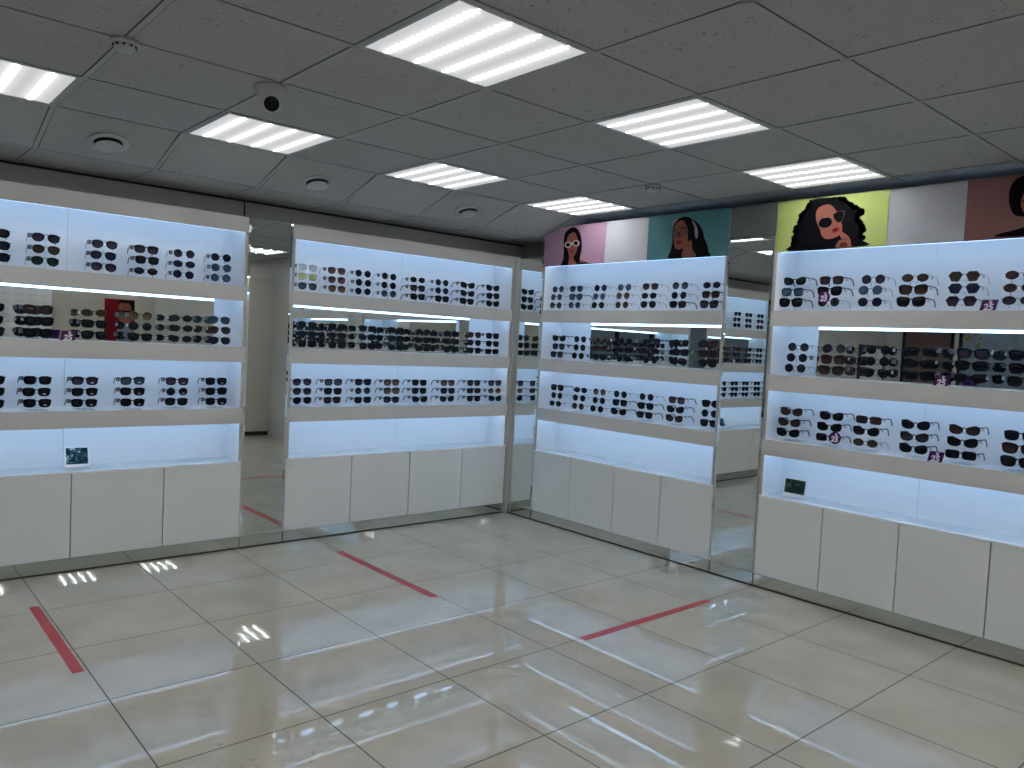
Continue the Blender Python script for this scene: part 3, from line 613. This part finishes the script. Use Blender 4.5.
X0, Y0c, TS = .19697, 4.31858, .6
lights = [(i,j) for i in (-4,-2,0,2,4,6) for j in (0,3,6,9,12,15)]
b = MB(); g = .0145
def cell(b, xa, xb, ya, yb, za, zb):
    xa, xb = max(xa,XL), min(xb,XR)
    if xb-xa < .04: return
    b.quad([(xa+g,ya+g,za),(xa+g,yb-g,zb),(xb-g,yb-g,zb),(xb-g,ya+g,za)])
for i in range(-6, 8):
    xa, xb = X0+TS*i, X0+TS*(i+1)
    for j in range(0, 17):
        if (i,j) in lights: continue
        ya, yb = max(Y0c-TS*(j+1),YF), Y0c-TS*j
        if yb-ya > .05: cell(b, xa, xb, ya, yb, HC, HC)
    cell(b, xa, xb, Y0c, 4.763, HC, 2.354)
    cell(b, xa, xb, 4.763, 5.28, 2.354, 2.354)
# dark plenum above the tiles
def pl(ya, yb, za, zb): b.quad([(XL,ya,za+.006),(XL,yb,zb+.006),(XR,yb,zb+.006),(XR,ya,za+.006)], 1)
pl(YF,Y0c,HC,HC); pl(Y0c,4.763,HC,2.354); pl(4.763,YB,2.354,2.354)
struct(b, 'ceiling', [M['tile'], M['dark']], 'speckled grey mineral-fibre tile ceiling, sloping down beside the left wall', 'ceiling')
b = MB(); t = .0105
def bar(p, q, wv):
    p, q, wv = Vector(p), Vector(q), Vector(wv)
    n = (q-p).cross(wv).normalized()
    if n.z > 0: n = -n
    a = [p-wv, q-wv, q+wv, p+wv]
    b.prism([v+n*.0 for v in a], n*.003)
for i in range(-5, 8):
    x = X0+TS*i
    if x > XR: continue
    bar((x,YF,HC),(x,Y0c,HC),(t,0,0)); bar((x,Y0c,HC),(x,4.763,2.354),(t,0,0)); bar((x,4.763,2.354),(x,YB,2.354),(t,0,0))
for j in range(0, 17):
    y = Y0c-TS*j
    if y > YF: bar((XL,y,HC),(XR,y,HC),(0,t,0))
bar((XL,4.763,2.354),(XR,4.763,2.354),(0,t,0))
struct(b, 'trim_1', M['tbar'], 'grey metal grid bars of the suspended ceiling', 'ceiling grid')
b = MB(); b.box((2.125,YB-.004,2.1),(2.135,YB,2.345)); struct(b, 'trim_3', M['dark'], 'dark vertical seam in the wall above the left cabinets', 'trim')
b = MB(); b.box((XL,YB-.012,2.340),(XR,YB-.0005,2.353)); struct(b, 'trim_4', M['dark'], 'wall angle coloured dark as the shadow line where ceiling meets back wall', 'trim')  # shadow line under the ceiling edge, put in as a dark strip
# light panels
LP = None
NAMED = {(2,3):'large square ceiling light panel nearest the camera, top centre', (2,0):'ceiling light panel just behind the dome camera', (4,0):'small-looking ceiling light panel above the left cabinet nearest the corner',
 (4,3):'ceiling light panel in the middle of the right half', (6,3):'ceiling light panel above the yellow poster', (6,0):'ceiling light panel above the pink poster', (0,0):'ceiling light panel cut by the left edge of the picture'}
for (i, j) in lights:
    c = (X0+TS*(i+.5), Y0c-TS*(j+.5), HC)
    if LP is None:
        LP = empty('ceiling_light')
        q = MB(); e = .289
        for a, bb in (((-e,-e,-.002),(e,-e+.012,.004)),((-e,e-.012,-.002),(e,e,.004)),((-e,-e+.012,-.002),(-e+.012,e-.012,.004)),((e-.012,-e+.012,-.002),(e,e-.012,.004))): q.box(a, bb)
        q.obj('frame', M['plastic'], LP)
        q = MB(); q.box((-e+.012,-e+.012,0),(e-.012,e-.012,.003)); q.obj('diffuser', M['panel'], LP)
        r = LP
    else: r = copy_tree(LP)
    r.location = c
    tag(r, NAMED.get((i,j)) or 'ceiling light panel behind the camera or outside the picture', 'light', 'ceiling light panels')
# air valves on the sloping row
slope = math.atan2(2.354-HC, 4.763-Y0c)
AV = None
for n_, (x, lb) in enumerate(((1.097,'round ceiling air valve at the left, largest of three'),(2.297,'round ceiling air valve in the middle of the three'),(3.497,'round ceiling air valve nearest the corner'))):
    if AV is None:
        AV = empty('air_valve'); q = MB(); q.lathe([(.088,.0),(.125,-.001),(.128,-.006),(.105,-.012),(.090,-.012),(.084,0)], n=40); q.obj('flange', M['plastic'], AV)
        q = MB(); q.lathe([(.086,-.001),(.086,-.003)], n=32); q.obj('throat', M['black'], AV)
        q = MB(); q.lathe([(.060,-.022),(.080,-.028),(.082,-.034),(.060,-.042),(.010,-.044)], n=32); q.lathe([(.012,-.001),(.012,-.03)], n=12); q.obj('disc', M['plastic'], AV)
        r = AV
    else: r = copy_tree(AV)
    r.scale = (.8,.8,.8); r.location = (x, 4.56, HC+(4.56-Y0c)*math.tan(slope)); r.rotation_euler = (slope,0,0)
    tag(r, lb, 'air vent', 'round ceiling air valves')
# smoke detectors
def det(x, y, lb, sc=1.0):
    r = empty('smoke_detector', (x,y,HC-.002)); tag(r, lb, 'smoke detector', 'ceiling smoke detectors'); r.scale = (sc,sc,sc)
    q = MB(); q.lathe([(.048,.0),(.052,-.004),(.050,-.014),(.046,-.016)], n=28); q.obj('base', M['plastic'], r)
    q = MB(); q.lathe([(.040,-.016),(.038,-.030),(.028,-.037),(.008,-.038)], n=28); q.obj('cap', M['plastic'], r)
    q = MB()
    for k in range(10):
        a = 2*PI*k/10; q.box((.0395*math.cos(a)-.004,.0395*math.sin(a)-.004,-.026),(.0395*math.cos(a)+.004,.0395*math.sin(a)+.004,-.019))
    q.obj('slots', M['black'], r)
det(.797,3.118,'white smoke detector on the ceiling at the upper left',.97)
det(3.82,3.118,'small white smoke detector on the ceiling above the teal poster')
# dome camera
r = empty('dome_camera', (1.382,3.19,HC-.002)); tag(r, 'white dome security camera with black lens hanging from ceiling', 'camera')
q = MB(); q.lathe([(.062,0),(.064,-.006),(.060,-.022),(.055,-.040),(.046,-.056)], n=36); q.obj('base', M['plastic'], r)
ball = MB(); bmesh.ops.create_uvsphere(ball.bm, u_segments=28, v_segments=18, radius=.046, matrix=Matrix.Translation((0,-.006,-.062)))
for f in ball.bm.faces: f.smooth = True
ball.obj('turret', M['plastic'], r)
eye = MB(); dirv = Vector((-.26,-.72,-.42)).normalized()
eye.lathe([(.031,-.002),(.031,.004),(.028,.008),(.010,.010)], n=28)
eo = eye.obj('lens_window', M['black'], r, loc=Vector((0,-.006,-.062))+dirv*.038); eo.rotation_euler = dirv.to_track_quat('Z','Y').to_euler()

# ------------------------------------------------------------------ rest of the shop, seen in the mirrors
r = empty('storage_cabinet', (4.20,-.45,0)); tag(r, 'tall beige storage cabinet seen reflected in the left mirror column', 'cabinet')
q = MB(); q.box((0,-1.2,.06),(.498,0,2.2)); q.box((.02,-1.18,0),(.49,-.02,.06),1); q.obj('body', [M['beige'], M['dark']], r)
for k in range(3):
    q = MB(); q.box((-.018,-.398-.4*k,.07),(-.001,-.002-.4*k,2.19),0,.001); d = q.obj('door', M['beige'], r)
    q = MB(); q.tube([(-.035,-.36-.4*k,1.0),(-.035,-.36-.4*k,1.2)], .005); q.tube([(-.018,-.36-.4*k,1.02),(-.035,-.36-.4*k,1.02)],.004); q.tube([(-.018,-.36-.4*k,1.18),(-.035,-.36-.4*k,1.18)],.004); q.obj('handle', M['chrome'], d)
r = empty('wall_poster', (3.29,YF+.002,1.12)); r.rotation_euler = (0,0,PI); r.location.x = 4.33; r.scale = (1.13,1,1.13)
tag(r, 'red poster of a person in dark glasses, seen reflected in the left cabinet mirror', 'poster')
q = MB(); q.box((0,-.004,0),(.46,0,.72)); q.obj('print', M['a_redbg'], r)
def flat(pts, m, k, nm): 
    q = MB(); q.prism([(x,-.004-.0006*k,z) for x, z in pts], (0,.0006*k,0)); q.obj(nm, m, r)
flat([(.0,.0),(.26,.0),(.30,.14),(.22,.30),(.10,.34),(.0,.28)], M['a_denim'], 1, 'figure_jacket')
flat([(.04,.40),(.08,.30),(.16,.28),(.22,.34),(.25,.46),(.25,.60),(.20,.70),(.08,.70),(.03,.58)], M['a_skin'], 2, 'figure_face')
flat([(.0,.40),(.0,.70),(.24,.72),(.26,.66),(.10,.66),(.05,.60),(.04,.44)], M['a_hair'], 3, 'figure_hair')
flat([(.05,.535),(.25,.545),(.26,.50),(.21,.475),(.16,.49),(.15,.51),(.10,.475),(.06,.49)], M['a_black'], 4, 'figure_glasses')
# bright optical display on the front wall
for x0, w_, lb in ((.35,1.2,'white lit wall display of eyeglasses reflected at the far left'),(1.7,1.25,'white lit wall display of eyeglasses reflected beside the beige panels'),(-1.2,1.2,'white framed eyeglass board on the front wall far from the red poster')):
    r = empty('eyeglass_display', (x0+w_,YF,0), PI); tag(r, lb, 'display')
    q = MB(); q.box((0,-.03,0),(w_,-.001,2.2)); q.obj('panel', M['inner'], r)
    q = MB(); q.box((-.02,-.05,0),(0,-.001,2.2)); q.box((w_,-.05,0),(w_+.02,-.001,2.2)); q.box((-.02,-.06,2.2),(w_+.02,-.001,2.24)); q.obj('surround', M['edge'], r)
    q = MB(); q.box((.02,-.055,2.185),(w_-.02,-.04,2.198)); q.obj('light_strip', M['led'], r)
    q = MB()
    for a in range(int(w_/.2)):
        for bz in range(11):
            x = .1+a*.2; z = .82+bz*.12
            for sg in (-1,1):
                q.tube([(x+sg*.034+.024*math.cos(t_*PI/5), -.05, z+.017*math.sin(t_*PI/5)) for t_ in range(10)], .0025, 4, closed=True)
            q.box((x-.012,-.052,z-.002),(x+.012,-.03,z+.002))
    o = q.obj('spectacle_rack', M['edge'], r)
r = empty('notice_board', (-2.95,YB-.001,1.15)); tag(r, 'white board with dark blue frame, reflected in the right cabinet mirror', 'board')
q = MB()
for a_, b_ in (((0,-.03,0),(.85,-.001,.05)),((0,-.03,.52),(.85,-.001,.57)),((0,-.03,.05),(.05,-.001,.52)),((.80,-.03,.05),(.85,-.001,.52))): q.box(a_, b_)
q.obj('board_frame', P('navy_frame', (.01,.012,.035), .4), r)
q = MB(); q.box((.05,-.02,.05),(.80,-.001,.52)); q.obj('board_panel', M['inner'], r)
r = empty('door_1', (XL,4.66,0)); tag(r, 'brown door with dark frame reflected in the right cabinet mirror', 'door', kind='structure')
q = MB(); q.box((.001,-.36,0),(.03,-.32,2.15)); q.box((.001,.32,0),(.03,.36,2.15)); q.box((.001,-.36,2.15),(.03,.36,2.2)); q.obj('door_frame', M['black'], r)
q = MB(); q.box((.001,-.32,.005),(.02,.32,2.15)); q.obj('door_leaf', P('door_brown', (.10,.06,.05), .4), r)
# window with mullions and the tree outside
r = empty('window_1', (XL-.05,(WY[0]+WY[1])/2,1.4), 0); tag(r, 'dark-framed shop window reflected in the right cabinet mirror', 'window', kind='structure')
ym = (WY[1]-WY[0])/2
q = MB()
for k in range(7):
    y = -ym+k*(2*ym/6); q.box((-.03,max(-ym,y-.035),-.9),(.03,min(ym,y+.035),.9))
q.box((-.03,-ym,-.9),(.03,ym,-.83)); q.box((-.03,-ym,.83),(.03,ym,.9)); q.obj('window_frame', M['black'], r)
q = MB(); q.box((-.004,-ym,-.85),(.004,ym,.85)); q.obj('pane', M['sheet'], r)
M['leaf'] = P('autumn_leaf', (.75,.68,.12), .6, noise=.3, nscale=5); M['bark'] = P('bark', (.06,.045,.035), .8)
for (tx, ty) in ((-9.5,7.2),(-10.5,3.8),(-9.0,.8)):
    r = empty('tree', (tx,ty,-.1)); tag(r, 'yellow-green tree outside the shop window', 'tree', 'trees outside the window')
    q = MB(); q.tube([(0,0,0),(.05,0,1.2),(-.03,.05,2.4)], [.09,.07,.04], 8); q.obj('trunk', M['bark'], r)
    q = MB()
    for k in range(420):
        v = Vector((random.gauss(0,.45),random.gauss(0,.45),2.3+random.gauss(0,.5))); a = Vector((random.uniform(-1,1),random.uniform(-1,1),random.uniform(-1,1))).normalized()*.09
        c_ = a.orthogonal().normalized()*.05; q.quad([v-a, v+c_, v+a, v-c_])
    o = q.obj('foliage', M['leaf'], r)
b = MB(); b.box((-14,-8,-.15),(XL-.1,12,-.1)); o = b.obj('pavement', M['wall']); tag(o, 'grey pavement outside the shop window', 'pavement', kind='structure')

# ------------------------------------------------------------------ camera, world, view
Rw, h_, f_ = CAM
Rr, Uu, Ff = (Vector(v) for v in Rw)
cam = bpy.data.cameras.new('camera'); co = bpy.data.objects.new('camera', cam); COL.objects.link(co)
m = Matrix(((Rr.x,Uu.x,-Ff.x,0),(Rr.y,Uu.y,-Ff.y,0),(Rr.z,Uu.z,-Ff.z,h_),(0,0,0,1)))
co.matrix_world = m; cam.sensor_fit = 'HORIZONTAL'; cam.sensor_width = 36; cam.lens = 36*f_/1024; cam.clip_start = .05
S.camera = co
w = bpy.data.worlds.new('world'); S.world = w; w.use_nodes = True
w.node_tree.nodes['Background'].inputs[0].default_value = (.55,.68,.85,1); w.node_tree.nodes['Background'].inputs[1].default_value = .10
S.view_settings.view_transform = 'Standard'; S.view_settings.look = 'None'; S.view_settings.gamma = 1; S.view_settings.use_curve_mapping = False
S.view_settings.exposure = 0.0
